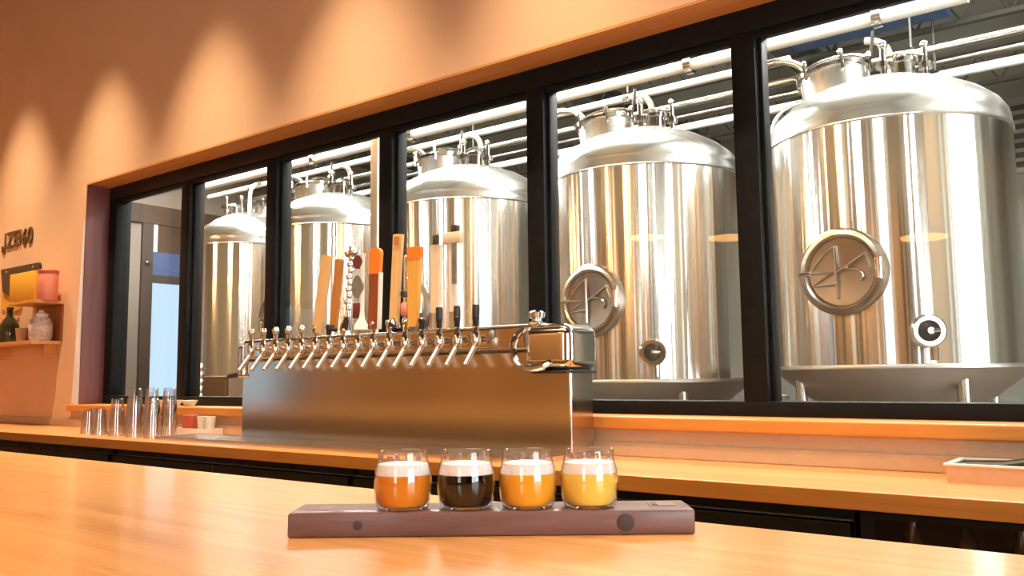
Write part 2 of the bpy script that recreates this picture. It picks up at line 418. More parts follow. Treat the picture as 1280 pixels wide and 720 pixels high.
MB().box(0, .03, .02, DY1 - DY0, EYE + 1.37, EYE + 1.67).build('blue_panel', M['bluepaint'], d, smooth=False)
MB().box(0, .03, .08, DY1 - DY0, EYE + 1.67, EYE + 2.03).build('wood_panel', M['brown'], d, smooth=False)
MB().box(0, .03, .02, .08, EYE + 1.67, EYE + 2.03).build('white_strip', M['whitepaint'], d, smooth=False)
MB().box(.03, .09, -.09, -.03, EYE + 1.5, EYE + 1.53, .008).build('door_handle', M['chrome'], d)
struct(MB().box(HX0, HX0 + .05, WBACK, HY1, EYE + 2.03, EYE + 2.27).build('trim_6', M['brown'], smooth=False))

# ------------------------------------------------------------------ roof steel and pipes of the brewhouse
def pipe(x0, x1, y, z, r, mat, label, clamps=(), dz=0.0, group='overhead pipes in the brewhouse'):
    t = thing('overhead_pipe', label, 'pipe', ((x0 + x1) / 2, y, z), 0, group)
    L = (x1 - x0) / 2
    MB().cyl((-L, 0, -dz), (L, 0, dz), r, seg=16).build('pipe_run', M[mat], t)
    for cx in clamps:
        k = MB().lathe([(r * 1.5, -.03), (r * 1.5, .03)], (cx - (x0 + x1) / 2, 0, dz * (cx - (x0 + x1) / 2) / L), 16, Matrix.Rotation(PI / 2, 3, 'Y'))
        k.build('pipe_coupling', M['chrome'], t)
        MB().cyl((cx - (x0 + x1) / 2, 0, r), (cx - (x0 + x1) / 2, 0, HZ1 - z), .008, seg=8).build('hanger_rod', M['beam'], t)
    return t
pipe(-9.8, -0.95, 6.0, EYE + 2.40, .046, 'whitepaint', 'thickest white overhead pipe, highest run above the tanks', (-7.4, -5.9, -4.35, -2.9, -1.5))
pipe(-9.8, -2.2, 6.25, EYE + 2.35, .032, 'whitepaint', 'white pipe running close behind the thickest overhead pipe', (-6.5, -3.6))
pipe(-9.8, -0.3, 6.45, EYE + 2.26, .03, 'steel', 'thin steel pipe second from the top above the far right tank', (-5.5, -1.4), .0)
pipe(-9.0, 1.6, 6.95, EYE + 2.215, .035, 'whitepaint', 'lowest white pipe running right behind the tank tops', (-2.9, -1.35))
pipe(-8.6, 2.0, 7.4, EYE + 2.47, .035, 'steel', 'thin steel pipe near the back wall above the tank domes', (-6.4, -2.2))
for i, (y, lab) in enumerate(((7.2, 'nearest dark steel roof joist with zigzag web above the tanks'), (8.9, 'farther dark steel roof joist with zigzag web near the back wall'))):
    t = thing('roof_joist', lab, 'joist', (-3.5, y, HZ1 - .32), 0, 'roof joists of the brewhouse')
    MB().box(-6.7, 6.7, -.03, .03, 0, .035).build('bottom_chord', M['beam'], t, smooth=False)
    MB().box(-6.7, 6.7, -.03, .03, .285, .318).build('top_chord', M['beam'], t, smooth=False)
    m = MB()
    for k in range(40):
        x = -6.6 + k * .33
        m.tube([(x, 0, .02), (x + .165, 0, .30), (x + .33, 0, .02)], .011, 6)
    m.build('web', M['beam'], t)
for x, lab in ((-8.2, 'dark roof beam crossing above the far left tank'), (-4.6, 'dark roof beam crossing above the middle tank'), (-2.55, 'dark roof beam left of the far right tank'), (-0.55, 'dark roof beam at the right edge of the window')):
    m = MB().box(x - .07, x + .07, WBACK + .01, HY1 - .01, HZ1 - .05, HZ1 - .001); m.box(x - .012, x + .012, WBACK + .01, HY1 - .01, HZ1 - .24, HZ1 - .05); m.box(x - .07, x + .07, WBACK + .01, HY1 - .01, HZ1 - .26, HZ1 - .24)
    tag(m.build('roof_beam', M['beam'], smooth=False), lab, 'beam', 'roof beams of the brewhouse')
t = thing('air_duct', 'blue duct box under the ceiling above the far right tank', 'duct', (-2.36, 6.75, EYE + 2.69))
MB().box(-.05, 1.15, -.15, .15, -.06, .16, .01).build('duct_body', M['bluepaint'], t, smooth=False)
MB().box(-.02, .01, -.165, .165, -.075, .175).build('duct_flange', M['darkframe'], t, smooth=False)
for x in (.2, .95): MB().box(x - .015, x + .015, -.01, .01, .155, HZ1 - EYE - 2.69 + .001).build('hanger_strap', M['darkframe'], t, smooth=False)
t = thing('wall_louver', 'slatted vent with dark slots on the back wall beside the far right tank', 'vent', (-0.95, HY1 - .03, EYE + 2.1))
MB().box(-.62, .62, -.02, .02, -.06, .75, .004).build('frame', M['brewwall2'], t, smooth=False)
m = MB()
for k in range(7): m.box(-.55, .55, -.05, -.02, .0 + k * .1, .05 + k * .1, rot=Matrix.Rotation(.5, 3, 'X'))
m.build('slats', M['darkframe'], t, smooth=False)

# ------------------------------------------------------------------ fermenter tanks
def make_tank(label, drop=0.0):                      # drop: how far the lower shell rim and its doors sit lower
    t = thing('fermenter_tank', label, 'tank', (0, 0, 0), 0, 'stainless fermenters in a row behind the window')
    R = .75
    MB().lathe([(R, 1.30 - drop), (R, 1.32 - drop), (R, 2.775)], seg=96, cap0=False, cap1=False).build('jacket', M['tank'], t)
    MB().lathe([(R, 2.775), (R + .008, 2.785), (R + .008, 2.80), (R, 2.815), (R - .002, 2.86), (.738, 2.905), (.70, 2.965), (.62, 3.035), (.48, 3.115), (.30, 3.185), (.14, 3.22), (0, 3.23)], seg=96, cap0=False).build('dome', M['dome'], t)
    MB().lathe([(q, z - drop) for q, z in ((.08, .78), (.09, .80), (.50, 1.07), (.72, 1.245), (R - .004, 1.285), (R + .006, 1.295), (R + .006, 1.31), (R, 1.32))], seg=96, cap1=False).build('cone', M['dull'], t)
    MB().tube([(0, 0, .80), (0, 0, .45), (.12, -.1, .36), (.42, -.3, .36)], .04, 12, 2).build('outlet_pipe', M['chrome'], t)
    for a in (45, 135, 225, 315):
        x, y = .665 * math.cos(math.radians(a)), .665 * math.sin(math.radians(a))
        m = MB().cyl((x, y, 0.05), (x, y, 1.29 - drop), .036, seg=14)
        m.lathe([(.06, 0.0), (.06, .012), (.025, .02), (.025, .06)], (x, y, 0), 14)
        m.build('leg', M['steel'], t)
    # manway door on the front, facing the bar
    ang = math.radians(-7)
    nrm = Vector((math.sin(ang), -math.cos(ang), 0)); rt = Vector((math.cos(ang), math.sin(ang), 0)); up = Vector((0, 0, 1))
    Q = Matrix((rt, up, nrm)).transposed()          # local (u right, v up, n out)
    cz = EYE + .605 - drop * .8
    C = nrm * R + up * cz
    m = MB(); m.lathe([(.262, -.05), (.262, .022), (.250, .034), (.225, .038), (.212, .030), (.205, .012)], C, 48, Q, cap0=False, cap1=False)
    fr = m.build('manway_ring', M['door'], t)
    m = MB(); m.lathe([(.208, .010), (.20, .018), (.15, .012), (.08, .004), (0, .002)], C, 48, Q, cap0=False)
    m.build('manway_lid', M['door'], t)
    k = 1 / 920.0
    def P2(x, y, n=.020): return C + Q @ Vector(((x - 455) * k, (378 - y) * k, n))
    m = MB()
    m.tube([P2(425, 235), P2(430, 525)], .011, 8)
    m.tube([P2(425, 235), P2(375, 262), P2(325, 310), P2(285, 368)], .008, 8, 1)
    m.tube([P2(280, 372), P2(400, 378), P2(285, 450), P2(420, 440)], .008, 8)
    m.tube([P2(435, 375), P2(480, 355), P2(590, 290), P2(618, 375)], .008, 8)
    m.tube([P2(470, 362), P2(545, 370), P2(582, 405), P2(560, 435)], .007, 8, 1)
    m.build('manway_emblem', M['chrome'], t)
    MB().cyl(C + Q @ Vector((.225, .06, .03)), C + Q @ Vector((.225, -.06, .03)), .024, seg=12).build('manway_hinge', M['chrome'], t)
    MB().cyl(C + Q @ Vector((-.26, 0, .02)), C + Q @ Vector((-.19, 0, .03)), .018, seg=10).build('manway_latch', M['chrome'], t)
    # round sight port low on the right
    ang = math.radians(27)
    nrm = Vector((math.sin(ang), -math.cos(ang), 0)); rt = Vector((math.cos(ang), math.sin(ang), 0))
    Q = Matrix((rt, up, nrm)).transposed(); C2 = nrm * R + up * (EYE + .235 - drop)
    m = MB(); m.lathe([(.095, -.03), (.095, .035), (.085, .045), (.062, .045), (.055, .035), (.055, .02)], C2, 32, Q, cap0=False, cap1=False)
    pr = m.build('port_ring', M['chrome'], t)
    MB().lathe([(.056, .022), (.05, .024), (0, .026)], C2, 24, Q, cap0=False).build('port_glass', M['stub'], t)
    m = MB(); m.cyl(C2 + Q @ Vector((0, 0, .02)), C2 + Q @ Vector((0, 0, .075)), .018, seg=12); m.cyl(C2 + Q @ Vector((0, 0, .065)), C2 + Q @ Vector((.05, .0, .075)), .010, seg=8)
    m.build('sample_valve', M['chrome'], t)
    MB().cyl(C2 + Q @ Vector((.03, -.09, .015)), C2 + Q @ Vector((.03, -.165, .015)), .018, seg=10).build('drain_nozzle', M['chrome'], t)
    # neck with hatch on the dome, tilted a little to the left
    T = Matrix.Rotation(math.radians(-7), 3, 'Y')
    N = Vector((-.25, -.10, 3.06))
    MB().lathe([(.225, 0), (.225, .17), (.225, .235)], N, 48, T, cap1=False).build('hatch_neck', M['dome'], t)
    m = MB().lathe([(.226, .232), (.248, .238), (.248, .262), (.235, .275), (.15, .30), (0, .312)], N, 48, T, cap0=False)
    hl = m.build('hatch_lid', M['chrome'], t)
    m = MB()
    for a in range(0, 360, 60):
        v = Vector((.245 * math.cos(math.radians(a)), .245 * math.sin(math.radians(a)), .0))
        m.cyl(N + T @ (v + Vector((0, 0, .20))), N + T @ (v + Vector((0, 0, .31))), .012, seg=8)
        m.sphere(N + T @ (v + Vector((0, 0, .315))), .022, seg=10)
    m.tube([N + T @ Vector((-.24, -.1, .28)), N + T @ Vector((-.1, -.08, .345)), N + T @ Vector((.1, -.06, .345)), N + T @ Vector((.26, -.02, .29))], .012, 8, 1)
    m.build('hatch_clamps', M['chrome'], t)
    MB().cyl(N + T @ Vector((.25, 0, .28)), N + T @ Vector((.30, 0, .46)), .012, seg=8).build('hatch_lever', M['stub'], t)
    # vent fittings right of the hatch
    m = MB().lathe([(.075, 3.14), (.075, 3.27), (.09, 3.275), (.09, 3.30), (.06, 3.33), (0, 3.335)], (.17, -.12, 0), 24)
    m.cyl((.06, -.16, 3.2), (.06, -.16, 3.40), .022, seg=12); m.sphere((.06, -.16, 3.42), .035, seg=12)
    m.cyl((.30, -.1, 3.16), (.30, -.1, 3.37), .018, seg=12); m.sphere((.30, -.1, 3.385), .028, seg=10)
    m.tube([(.06, -.16, 3.33), (.17, -.14, 3.35), (.30, -.1, 3.31)], .014, 8, 1)
    m.lathe([(.05, -.02), (.05, .02)], (.06, -.16, 3.28), 16); m.lathe([(.045, -.02), (.045, .02)], (.30, -.1, 3.24), 16)
    m.build('vent_valve', M['chrome'], t)
    MB().tube([(.04, .12, 3.18), (.04, .12, 3.46), (-.02, .12, 3.55), (-.12, .12, 3.58)], .026, 12, 2).build('vent_pipe', M['whitepaint'], t)
    # cleaning pipe up the left side and over to the hatch
    m = MB().tube([(-.80, -.12, .35), (-.80, -.12, 3.36), (-.79, -.12, 3.47), (-.68, -.12, 3.50), (-.50, -.11, 3.44), (-.44, -.10, 3.30)], .026, 12, 2)
    pp = m.build('cleaning_pipe', M['steel'], t)
    for z in (1.10, 1.36):
        m = MB().lathe([(.042, -.03), (.048, -.02), (.048, .02), (.042, .03)], (-.80, -.12, z), 16)
        m.cyl((-.88, -.13, z + .035), (-.68, -.13, z + .01), .014, seg=8)
        m.build('butterfly_valve', M['chrome'], t)
    MB().lathe([(.045, -.015), (.045, .015)], (-.80, -.12, 2.6), 16).build('pipe_clamp', M['chrome'], t)
    m = MB().tube([(-.72, -.20, 1.0), (-.72, -.22, 2.9), (-.64, -.20, 3.1), (-.45, -.15, 3.16)], .013, 8, 2)
    m.build('gas_line', M['steel'], t)
    return t
TANKS = ['far right fermenter, largest in view, with emblem on its manway door',
         'fermenter second from the right, behind the right end of the tap tower',
         'middle fermenter of five, behind the unfilled taps',
         'fermenter second from the left, behind the wooden tap handles',
         'far left fermenter next to the glazed end door, reflecting orange stripes']
t0 = make_tank(TANKS[0]); t0.location = (-1.505, 6.015, 0)
t1 = make_tank(TANKS[1], .075); t1.location = (-1.505 - 1.832, 6.015, 0); t1.rotation_euler.z = math.radians(4)
for i in (2, 3): dup(t0, (-1.505 - 1.832 * i, 6.015, 0), 0, TANKS[i])
last = dup(t0, (-8.60, 6.015, 0), 0, TANKS[4]); last.scale = (.80, .80, 1.0); last.rotation_euler.z = math.radians(-105)      # a narrower tank closes the row

for x, lab in ((-3.545, 'slim white post just left of the mullion behind the wooden tap handles'), (-1.315, 'slim white post against the mullion left of the far right fermenter'),
               (-2.375, 'slim white post hidden behind the mullion right of the middle tank'), (-5.35, 'slim white post behind the leftmost mullion')):
    t = thing('white_post', lab, 'post', (x, 3.32, 0), 0, 'white posts inside the brewhouse window')
    MB().box(-.028, .028, -.028, .028, 0.012, HZ1 - .002, .004).build('shaft', M['whitepaint'], t)
    MB().box(-.06, .06, -.06, .06, 0, .012).build('base_plate', M['whitepaint'], t, smooth=False)
# brown cabinet and the valve post by the far left tank
t = thing('control_cabinet', 'brown cabinet standing in front of the far left fermenter', 'cabinet', (-6.63, 4.5, 0))
MB().box(-.30, .24, -.2, .2, .1, EYE + .035, .008).build('body', M['cabinet'], t, smooth=False)
MB().box(-.27, .21, -.215, -.2, .15, EYE + .0, .004).build('door', M['cabinet'], t, smooth=False)
for x in (-.25, .2):
    for y in (-.15, .15): MB().cyl((x, y, 0), (x, y, .1), .02, seg=10).build('foot', M['stub'], t)
t = thing('valve_post', 'knobbly chrome valve post between the left mullion and far left fermenter', 'valve', (-6.53, 4.12, 0))
MB().cyl((0, 0, .02), (0, 0, EYE + .13), .016, seg=10).build('post', M['chrome'], t)
MB().lathe([(.11, 0), (.11, .01), (.02, .03)], seg=20).build('base', M['stub'], t)
for z in (-.13, -.07, -.01, .05, .11):
    m = MB().sphere((0, 0, EYE + z), .034, seg=12); m.cyl((-.05, 0, EYE + z + .02), (.045, -.02, EYE + z + .012), .010, seg=8)
    m.build('valve_body', M['chrome'], t)

# ------------------------------------------------------------------ back counter
t = thing('back_counter', 'long orange wood back counter under the brewhouse window', 'counter', (-2.5, 2.3, 0))
MB().box(-6.08, 6.05, 0, WALL - 2.3 - .001, CT_Z - .048, CT_Z, .004).build('worktop', M['counterwood'], t, smooth=False)
MB().box(-6.08, 6.05, -.006, -.0005, CT_Z - .048, CT_Z - .001, .002).build('edge_shade', M['edge'], t, smooth=False)  # same wood; the front edge's shade put into a darker strip
MB().box(-6.05, 6.05, .45, WALL - 2.3 - .001, 0.0, CT_Z - .05).build('support_panel', M['blackmet'], t, smooth=False)
def cooler(x0, x1, glass, label):
    t = thing('under_counter_cooler', label, 'cooler', ((x0 + x1) / 2, 2.36, 0), 0, 'black coolers under the back counter')
    L = (x1 - x0) / 2 - .004; H = CT_Z - .058
    if not glass:
        MB().box(-L, L, .03, .36, .06, H, .004).build('body', M['blackmet'], t, smooth=False)
    else:
        m = MB(); m.box(-L, L, .34, .36, .06, H); m.box(-L, -L + .03, .03, .34, .06, H); m.box(L - .03, L, .03, .34, .06, H)
        m.box(-L, L, .03, .34, .06, .10); m.box(-L, L, .03, .34, H - .012, H); m.box(-L + .03, L - .03, .05, .34, .645, .655)
        m.build('body', M['blackmet'], t, smooth=False)
    MB().box(-L, L, .05, .34, 0, .06).build('kick_plate', M['stub'], t, smooth=False)
    n = 2
    for k in range(n):
        a, b = -L + k * L + .006, -L + (k + 1) * L - .006
        if glass:
            m = MB(); m.box(a, a + .035, 0, .028, .08, H - .002); m.box(b - .035, b, 0, .028, .08, H - .002); m.box(a + .035, b - .035, 0, .028, H - .018, H - .002); m.box(a + .035, b - .035, 0, .028, .08, .12)
            dr = m.build('door', M['blackmet'], t, smooth=False)
            MB().box(a + .036, b - .036, .01, .016, .12, H - .018).build('glass_pane', M['pane'], dr, smooth=False)
        else:
            dr = MB().box(a, b, 0, .028, .08, H - .035, .004).build('door', M['blackmet'], t, smooth=False)
        MB().tube([(b - .06 if k == 0 else a + .06, 0, H - .16), (b - .06 if k == 0 else a + .06, -.03, H - .18), (b - .06 if k == 0 else a + .06, -.03, H - .40), (b - .06 if k == 0 else a + .06, 0, H - .42)], .007, 8).build('handle', M['steel'], dr)
    if not glass: MB().box(-L, L, .005, .03, H - .03, H - .026).build('top_strip', M['beam'], t, smooth=False)
cooler(-8.5, -6.55, False, 'black cooler farthest left under the back counter')
cooler(-6.5, -4.6, False, 'black cooler under the stacked glasses')
cooler(-4.55, -2.68, False, 'black cooler under the left half of the tap tower')
cooler(-2.66, -.72, False, 'black cooler ending behind the right end of the flight board')
cooler(-.712, 1.2, True, 'glass fronted cooler with bottles at the right edge')
botl = None
for k in range(9):
    x = -.60 + k * .12 + random.uniform(-.015, .015); y = 2.48 + (k % 2) * .07
    if botl is None:
        botl = thing('beer_bottle', 'x', 'bottle', (x, y, .6555), 0, 'bottles in the glass fronted cooler')
        MB().lathe([(.028, 0), (.031, .01), (.031, .15), (.024, .175), (.013, .20), (.012, .245)], seg=16).build('body', M['bottleglass'], botl)
        MB().lathe([(.014, .24), (.0145, .25), (.011, .254), (0, .254)], seg=14).build('cap', M['steel'], botl)
        MB().lathe([(.0315, .05), (.0315, .12)], seg=16, cap0=False, cap1=False).build('paper_label', M['cream'], botl)
        b = botl
    else: b = dup(botl, (x, y, .6555))
    b['label'] = 'dark beer bottle standing in the glass fronted cooler'
t = thing('drip_tray', 'long steel drip tray on the counter in front of the tap tower', 'tray', (-2.98, 2.52, CT_Z))
m = MB().box(-1.20, 1.20, -.13, .125, 0, .006); m.box(-1.20, 1.20, -.13, -.122, .006, .018); m.box(-1.20, 1.20, .117, .125, .006, .018); m.box(-1.20, -1.192, -.122, .117, .006, .018); m.box(1.192, 1.20, -.122, .117, .006, .018)
m.build('pan', M['steel'], t, smooth=False)
m = MB()
for k in range(60): m.box(-1.185 + k * .04, -1.165 + k * .04, -.118, .113, .012, .016)
m.build('grate', M['steel'], t, smooth=False)

# ------------------------------------------------------------------ draft tower
tw = thing('draft_beer_tower', 'long stainless draft tower with a row of sixteen taps on the counter', 'tap tower', (-2.8, 2.655, CT_Z))
OX = -2.8; HZ0 = -CT_Z + EYE                     # local z of the eye level
MB().box(-3.83 - OX, -1.80 - OX, 0, .155, .0, HZ0 + .10, .010, 3).build('body', M['tower'], tw, flat=True)
MB().box(-3.845 - OX, -1.79 - OX, -.008, .163, 0, .016, .004).build('base_flange', M['steel'], tw)
MB().box(-3.80 - OX, -1.90 - OX, -.022, .162, HZ0 + .102, HZ0 + .203, .018, 3).build('header', M['tower'], tw, flat=True)
m = MB().box(-3.845 - OX, -3.79 - OX, -.024, .165, HZ0 + .012, HZ0 + .175, .016, 3)
m.build('end_cap', M['tower'], tw, flat=True)
m = MB().box(-1.985 - OX, -1.775 - OX, -.052, .168, HZ0 + .022, HZ0 + .196, .042, 5)
ec = m.build('end_cap', M['chrome'], tw, flat=True)
MB().box(-1.95 - OX, -1.785 - OX, -.046, .16, HZ0 + .012, HZ0 + .024, .004).build('gasket', M['stub'], tw)
m = MB().tube([(-1.99 - OX, -.03, HZ0 + .18), (-2.015 - OX, -.06, HZ0 + .15), (-2.015 - OX, -.07, HZ0 + .08), (-1.98 - OX, -.075, HZ0 + .035), (-1.90 - OX, -.07, HZ0 + .03), (-1.86 - OX, -.05, HZ0 + .05)], .014, 10, 2)
m.build('end_clamp', M['chrome'], tw)
m = MB().lathe([(.034, 0), (.036, .012), (.02, .018), (.02, .026), (.032, .034), (.034, .05), (.022, .058), (0, .06)], (-1.965 - OX, .02, HZ0 + .195), 20)
m.build('vent_knob', M['chrome'], tw)
m = MB(); m.cyl((-3.86 - OX, .01, HZ0 + .03), (-3.93 - OX, -.01, HZ0 + .02), .014, seg=10); m.build('drain_stub', M['stub'], tw)
def paddle(w0, w1, z0, z1, rnd=0.0, th=.016):
    """flat handle outline, widening from w0 at the bottom to w1 at the top"""
    pts = [(-w0 / 2, z0), (w0 / 2, z0), (w1 / 2, z1 - rnd)]
    if rnd:
        for k in range(1, 8):
            a = PI * k / 8
            pts.append((w1 / 2 * math.cos(a), z1 - rnd + rnd * math.sin(a)))
    pts.append((-w1 / 2, z1 - rnd))
    return MB().prism(pts, -th / 2, th / 2)
def lean(o, deg): o.rotation_euler = (0, math.radians(deg), 0); return o
for i in range(16):
    n = i + 1
    fx = -3.651 + i * (1.458 / 15)
    # shank and body; origin where the lever pivots
    m = MB().cyl((0, .062, 0), (0, -.012, 0), .012, seg=12)
    m.lathe([(.022, 0), (.022, .008)], (0, .036, 0), 16, Matrix.Rotation(PI / 2, 3, 'X'))
    m.lathe([(.016, -.03), (.019, -.012), (.019, .018), (.013, .032), (.010, .05)], (0, -.02, 0), 16)
    fc = m.build('beer_faucet', M['chrome'], tw, loc=(fx - OX, -.055, HZ0 + .150))
    MB().tube([(0, -.02, -.02), (0, -.035, -.040), (0, -.085, -.102)], .0105, 12, 1).build('spout', M['spout'], fc)
    st = 'stub' if n in (7, 13, 14, 15, 16) else 'chrome'
    m = MB().lathe([(.008, .045), (.012, .055), (.012, .075), (.015, .080), (.015, .092), (.008, .10)], (0, -.02, 0), 14)
    if n >= 14: m.lathe([(.013, .09), (.015, .105), (.014, .135), (.0, .138)], (0, -.02, 0), 14)
    elif n <= 5: m.sphere((0, -.02, .085), .018, seg=14)
    m.build('lever', M[st], fc)
    def hpart(mb, name, mat, deg=0, dx=0):
        o = mb.build(name, M[mat], fc); o.location = (dx, -.02, .064)
        return lean(o, deg)
    if n == 6:
        hpart(paddle(.058, .066, .0, .36, .004), 'tap_handle', 'hlight', 11, .015)
    if n == 7:
        hpart(paddle(.042, .046, .015, .33, .006), 'tap_handle', 'hmid', 7, .03)
        hpart(MB().lathe([(.016, 0), (.022, .012), (.016, .03)], seg=14), 'handle_ferrule', 'stub', 7, .03)
    if n == 8:
        m = MB().lathe([(.032, 0), (.030, .012), (.018, .045), (.010, .08), (.008, .34)], seg=16)
        for k in range(9): m.sphere((.004 * (-1) ** k, 0, .10 + k * .028), .016 if k % 2 else .013, seg=12)
        hpart(m, 'tap_handle', 'chrome', 5, .02)
        m = MB(); m.sphere((-.02, 0, .345), .018, seg=12); m.sphere((.012, 0, .352), .02, seg=12); m.sphere((0, 0, .372), .014, seg=12)
        hpart(m, 'handle_finial', 'steel', 5, .02)
    if n == 9:
        hpart(MB().lathe([(.034, 0), (.030, .02), (.014, .05), (.011, .09), (.011, .32), (.014, .335), (0, .34)], seg=16), 'tap_handle', 'hwhite', 1, .022)
        m = MB(); m.lathe([(.030, -.006), (.030, .006)], (-.012, -.006, .30), 24, Matrix.Rotation(PI / 2, 3, 'X'))
        hpart(m, 'handle_badge', 'maroonlab', 1, .012)
        m = MB(); m.lathe([(.034, -.006), (.034, .006)], (-.012, -.006, .19), 24, Matrix.Rotation(PI / 2, 3, 'X'), sy=1.5)
        hpart(m, 'handle_badge', 'greylab', 1, .012)
        hpart(MB().box(-.036, .012, -.014, .002, .05, .12, .004), 'handle_badge', 'maroonlab', 1, .012)
    if n == 10:
        hpart(paddle(.058, .064, .0, .24, 0), 'tap_handle', 'hred', 2, .004)
        hpart(paddle(.066, .074, .24, .355, .025, .018), 'handle_top', 'hor', 2, .004)
        m = MB().box(.030, .038, -.010, .010, 0, .245); hpart(m, 'handle_edge', 'hwhite', 2, .004)
    if n == 11:
        hpart(paddle(.046, .052, .02, .40, .004), 'tap_handle', 'hlight', 4, .03)
        hpart(MB().box(-.014, .014, -.012, -.006, .355, .388), 'handle_badge', 'hmid', 4, .03)
        hpart(MB().lathe([(.03, 0), (.026, .02), (.012, .04)], seg=14), 'handle_ferrule', 'chrome', 4, .03)
    if n == 12:
        hpart(MB().lathe([(.014, 0), (.009, .03), (.007, .3), (.0, .305)], seg=14), 'tap_handle', 'chrome', 0, .0)
        hpart(MB().lathe([(.012, .045), (.019, .055), (.019, .095), (.012, .105)], seg=16), 'handle_badge', 'pinkcan', 0, .0)
        hpart(MB().lathe([(.012, .125), (.020, .13), (.020, .150), (.012, .155)], seg=16), 'handle_collar', 'stub', 0, .0)
    if n == 13:
        hpart(paddle(.050, .074, .0, .285, 0), 'tap_handle', 'hyel', 2, -.05)
        hpart(paddle(.0745, .080, .285, .335, .004, .019), 'handle_top', 'hor', 2, -.05)
    if n == 14:
        hpart(paddle(.044, .056, .05, .33, .0), 'tap_handle', 'cream', 1, -.02)
        hpart(MB().box(-.012, .012, -.013, .008, .33, .37, .003), 'handle_cap', 'brown', 1, -.02)
    if n == 15:
        hpart(paddle(.030, .034, .05, .325, .0), 'tap_handle', 'hwhite', 0, -.02)
        hpart(MB().box(-.045, .045, -.012, .010, .325, .372, .003), 'handle_crossbar', 'cream', 0, -.02)
        hpart(MB().box(-.003, .030, -.012, .010, .372, .400, .003), 'handle_cap', 'brown', 0, -.02)
        hpart(MB().box(.004, .026, -.014, -.008, .16, .325), 'handle_badge', 'greylab', 0, -.02)

# ------------------------------------------------------------------ front bar
t = thing('bar_counter', 'broad pale orange wood bar in the foreground', 'bar', (-2.5, .775, 0))
MB().box(-6.05, 6.05, -.475, .475, BAR_Z - .05, BAR_Z, .004).build('bar_top', M['barwood'], t, smooth=False)
MB().box(-5.9, 6.0, -.25, .40, 0, BAR_Z - .05).build('bar_body', M['barbody'], t, smooth=False)

# flight board and four tasters
YAW = math.radians(37.6)
fb = thing('flight_board', 'dark stained wooden tasting board under the four beers on the bar', 'board', (-.829, 1.009, BAR_Z), YAW)
m = MB().box(-.291, .291, -.047, .047, 0, .035, .004, 2)
m.build('plank', M['boardwood'], fb)
def disc(x, r, mat, nm):
    MB().lathe([(r, -.0005), (r, .0012), (r * .8, .0018)], (x, -.047, .0175), 20, Matrix.Rotation(PI / 2, 3, 'X'), sx=1.0).build(nm, M[mat], fb)
disc(-.190, .007, 'boarddark', 'bolt_plug'); disc(.192, .0125, 'boarddark', 'bolt_plug')
MB().box(.232, .270, -.012, .022, .0345, .0362, .0006).build('inlay_plate', M['boardlight'], fb, smooth=False)
MB().box(.236, .244, -.008, .018, .036, .0368).build('inlay_slot', M['boarddark'], fb, smooth=False)
MB().box(-.255, -.235, -.02, .02, .0345, .0355).build('worn_patch', M['boardlight'], fb, smooth=False)
# glass profile, outer then inner
OUT = [(.034, .0), (.0375, .002), (.0405, .011), (.0424, .026), (.0427, .040), (.0414, .053), (.0385, .064), (.0368, .073), (.0366, .0815), (.0360, .083)]
INN = [(.0350, .082), (.0354, .073), (.0371, .064), (.0400, .053), (.0413, .040), (.0410, .026), (.0390, .011), (.034, .004), (0, .0035)]
def taster(label, beer, loc, rz):
    t = thing('tasting_glass', label, 'glass of beer', loc, rz, 'tasters on the flight board')
    MB().lathe([(0, 0)] + OUT + INN, seg=48, cap0=False, cap1=False).build('bowl', M['tasting'], t)
    sh = .0004
    MB().lathe([(0, .004), (.033, .0045), (.0386, .0112), (.0406, .026), (.0409, .040), (.0402, .0485), (.0401, .049), (0, .049)], seg=48, cap0=False, cap1=False).build('beer', M[beer], t)
    MB().lathe([(0, .0492), (.0400, .0492), (.0396, .053), (.0385, .058), (.0367, .064), (.030, .0652), (.016, .0648), (0, .0655)], seg=48, cap0=False, cap1=False).build('foam_head', M['foam'], t)
    m = MB()                                     # smudgy plum marks just under the rim
    for a, w, z0, z1 in ((-56, 10, .0725, .0795), (-45, 9, .0715, .0810), (-22, 16, .0715, .0790), (-4, 10, .0730, .0810), (16, 5, .0720, .0810), (46, 14, .0715, .0795)):
        vs = []
        for k in range(7):
            th = math.radians(a - w / 2 + w * k / 6) - PI / 2
            for z in (z0 + .0016 * math.sin(k * 2.1 + a), z1 - .0020 * abs(math.sin(k * 1.7 + a))):
                rr = (.0385 - (z - .064) * .19 if z < .073 else .0368) + .0004
                vs.append(m.bm.verts.new((rr * math.cos(th), rr * math.sin(th), z)))
        for k in range(6): m.bm.faces.new((vs[2 * k], vs[2 * k + 2], vs[2 * k + 3], vs[2 * k + 1]))
    m.build('rim_mark', M['plum'], t)
    return t
ux, uy = math.cos(YAW), math.sin(YAW)
for off, beer, lab in ((-.131, 'amber', 'taster of amber orange ale, leftmost glass on the board'), (-.0375, 'stout', 'taster of black stout, second glass on the board'),
                       (.0535, 'orange', 'taster of bright orange ale, third glass on the board'), (.1445, 'yellow', 'taster of hazy yellow ale, rightmost glass on the board')):
    taster(lab, beer, (-.829 + ux * off + uy * .006, 1.009 + uy * off - ux * .006, BAR_Z + .0352), YAW + random.uniform(-.12, .12))

